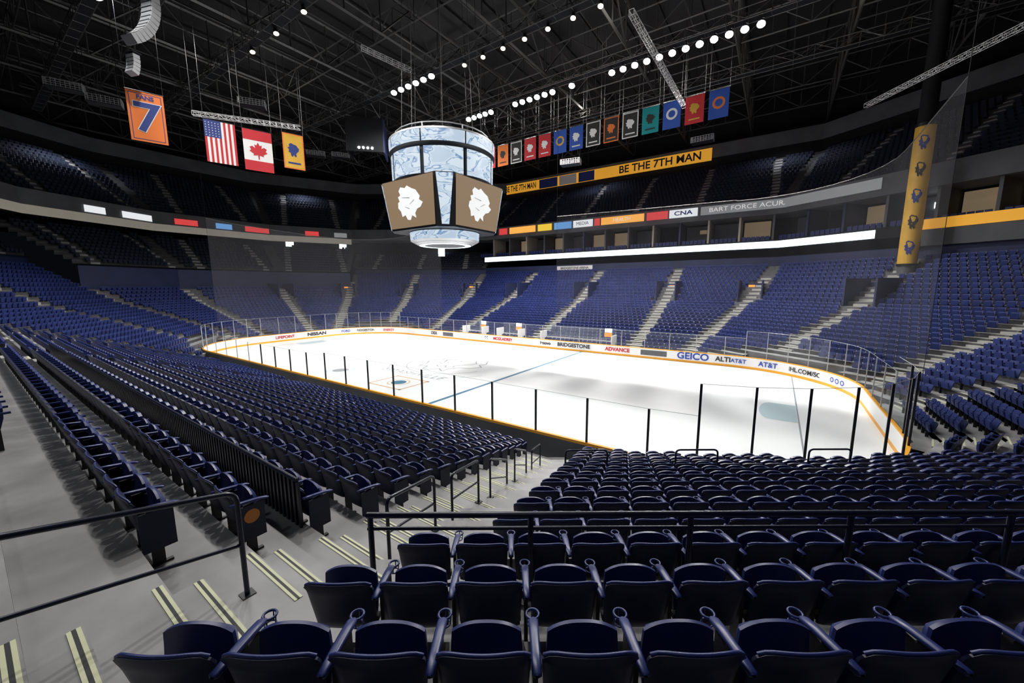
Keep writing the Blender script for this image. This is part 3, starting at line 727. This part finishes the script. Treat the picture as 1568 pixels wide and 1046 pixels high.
def gbox(x,y,z,rot):
    s=MB();s.box((0,0,0),(2.6,1.2,.1),M_black)
    for sx in(-1,1): s.box((sx*1.3,0,.35),(.08,1.2,.7),M_alu)
    for q_ in range(8): s.box((-1.12+q_*.32,-.6,.35),(.05,.05,.7),M_alu)
    for q_ in range(4): s.box((0,-.6,.05+q_*.2),(2.6,.04,.04),M_alu)
    for q_ in range(4): s.box((-.95+q_*.62,.1,.35),(.4,.5,.5),M_wallgrey)
    s.bar((-1.2,0,.7),(-1.2,0,36-z),.03,M_black);s.bar((1.2,0,.7),(1.2,0,36-z),.03,M_black)
    o=s.obj('hanging_speaker_cluster');o.location=(x,y,z);o.rotation_euler=(0,0,rot)
for v,r_ in zip(GB,(1.2,1.2,1,1,1,.2,0)): gbox(*v,r_)
s=MB();s.box((0,0,0),(4.5,.3,4.2),M_dark);s.box((-2.3,2,0),(.2,4,4.2),M_black);s.box((2.3,2,0),(.2,4,4.2),M_wallblue)
for q_ in range(4): s.disc((-.8+q_*.55,-.2,-1.7),(0,-1,-.3),.14,M_lamp,10)
for a in (-2,2): s.bar((a,0,2),(a,0,9),.03,M_black)
o=s.obj('rigging_drape_box');o.location=(-20.48,5.98,27.2);o.rotation_euler=(0,0,.8)
s=MB();cx,cy=35.9,26.5
def cyl2(r,z0,z1,m,n=28):
    A=[2*math.pi*j/n for j in range(n)];s.grid([[(cx+r*math.cos(a),cy+r*math.sin(a),z) for a in A] for z in (z0,z1)],m,True,True)
cyl2(.65,7,9.6,M_wallgrey);cyl2(.72,9.4,22.2,M_gold);cyl2(.62,22.2,39,M_dark);cyl2(.76,22.1,22.4,M_black);cyl2(.75,9.3,9.5,M_black)
base=math.radians(-98)
for q_ in range(5):
    zc_=11.0+q_*2.4
    for sp in (-1.0,0,1.0):
        s.face([(cx+.75*math.cos(base+sp*2+p[0]*.6),cy+.75*math.sin(base+sp*2+p[0]*.6),zc_+p[1]*.7) for p in CAT],M_blk if q_%2 else M_navy)
s.obj('banner_wrapped_column')
s=MB();ring(s,[3,4],[(23.85,12.9),(23.85,13.9)],M_goldl);ring(s,[3,4],[(23.9,11.3),(23.9,12.9)],M_wallgrey)
ringpart(s,5,23.85,0,.5,12.9,13.9,M_goldl);ringpart(s,5,23.9,0,.5,11.3,12.9,M_wallgrey);s.obj('gold_ribbon_board')

dF=row_d(2)+.22;n=nrm[1];t=tan[1];A,B=segAB(1,dF);ta=A[0]*t[0]+A[1]*t[1]
def c1(tt,z,dd=0): return (n[0]*(cs[1]+dF+dd)+t[0]*tt,n[1]*(cs[1]+dF+dd)+t[1]*tt,z)
s=MB();zf=row_z(2);ztop=zf+1.2;g=.8
s.tube([c1(ta+g,ztop),c1(ta+12,ztop)],.03,M_rail);s.tube([c1(ta+g,ztop-.14),c1(ta+12,ztop-.14)],.018,M_rail)
j=0
while j*1.55<11: s.tube([c1(ta+g+.03+j*1.55,zf),c1(ta+g+.03+j*1.55,ztop)],.028,M_rail);j+=1
s.tube([c1(ta+g,zf+.45),c1(ta+12,zf+.45)],.018,M_rail)
s.obj('guard_rail')
d3=row_d(3)+.2;zf=row_z(3);s=MB();B0=segAB(0,d3)[1]
x1=B0[0]-1.3;x0=x1-24
for x in np.arange(x0,x1+.01,.12): s.box((x,-(12.95+d3),zf+.5),(.05,.03,.95),M_rail)
s.box(((x0+x1)/2,-(12.95+d3)+.02,zf+.5),(x1-x0,.02,.9),M_black)
s.tube([(x0,-(12.95+d3),zf+1.0),(x1,-(12.95+d3),zf+1.0)],.03,M_rail);s.obj('barrier_fence')
def arcpts(a,b,c,r=.12,n=5):
    a,b,c=Vector(a),Vector(b),Vector(c);p=b+(a-b).normalized()*r;q_=b+(c-b).normalized()*r
    return [((1-t_)**2)*p+2*t_*(1-t_)*b+t_*t_*q_ for t_ in [i/n for i in range(n+1)]]
def handrail(p_hi,p_lo,h=.95,mid=True):
    s=MB();a=Vector(p_hi);b=Vector(p_lo);H=Vector((0,0,h))
    pts=[a]+arcpts(a,a+H,b+H)+arcpts(a+H,b+H,b)+[b];s.tube(pts,.024,M_rail,10)
    if mid: s.tube([a+H*.5,b+H*.5],.018,M_rail,8)
    for p in (a,b): s.box((p.x,p.y,p.z+.01),(.12,.12,.02),M_black)
    s.obj('aisle_handrail')
for i in (3.3,5.4,7.6,9.8,12):
    da=D0-PIT*i;db=da-PIT*1.4;va=vert(0,da);vb=vert(0,db)
    handrail((va[0]+.2,va[1],row_z(int(i))),(vb[0]+.2,vb[1],row_z(int(i+1.4))))
a=(CX-3.72,CY-1.6,row_z(-1)+.29);b=(CX-4.2,CY+1.34,CZ-3.1)
handrail(a,b,1.12)
for px_ in (6.5,3.6,10.0):
    tt=ta+px_;d_=row_d(9)
    Q_=lambda dt_,z:(n[0]*(cs[1]+d_)+t[0]*(tt+dt_),n[1]*(cs[1]+d_)+t[1]*(tt+dt_),z)
    handrail(Q_(0,row_z(9)),Q_(1.1,row_z(9)),1.15,mid=False)
s=MB()
for x,y,z,rot,i in ends:
    c,s_=math.cos(rot),math.sin(rot)
    for sx in (-.31,.31):
        px_,py_=x+sx*c-.05*s_,y+sx*s_+.05*c
        if sx*c<0: continue
        s.box((px_,py_,z+.42),(.02,.30,.46),M_seatback,R=Matrix.Rotation(rot,3,'Z'))
        nd=Vector((c,s_,0))*(1 if sx>0 else -1)
        if i==2: s.disc(Vector((px_,py_,z+.50))+nd*.014,nd,.09,M_orlog,18)
if ends: s.obj('row_end_panels')
wd=bpy.data.worlds.new('arena_world');SC.world=wd;wd.use_nodes=True;wd.node_tree.nodes['Background'].inputs[0].default_value=(.5,.6,.8,1);wd.node_tree.nodes['Background'].inputs[1].default_value=.004
SC.view_settings.view_transform='Standard'
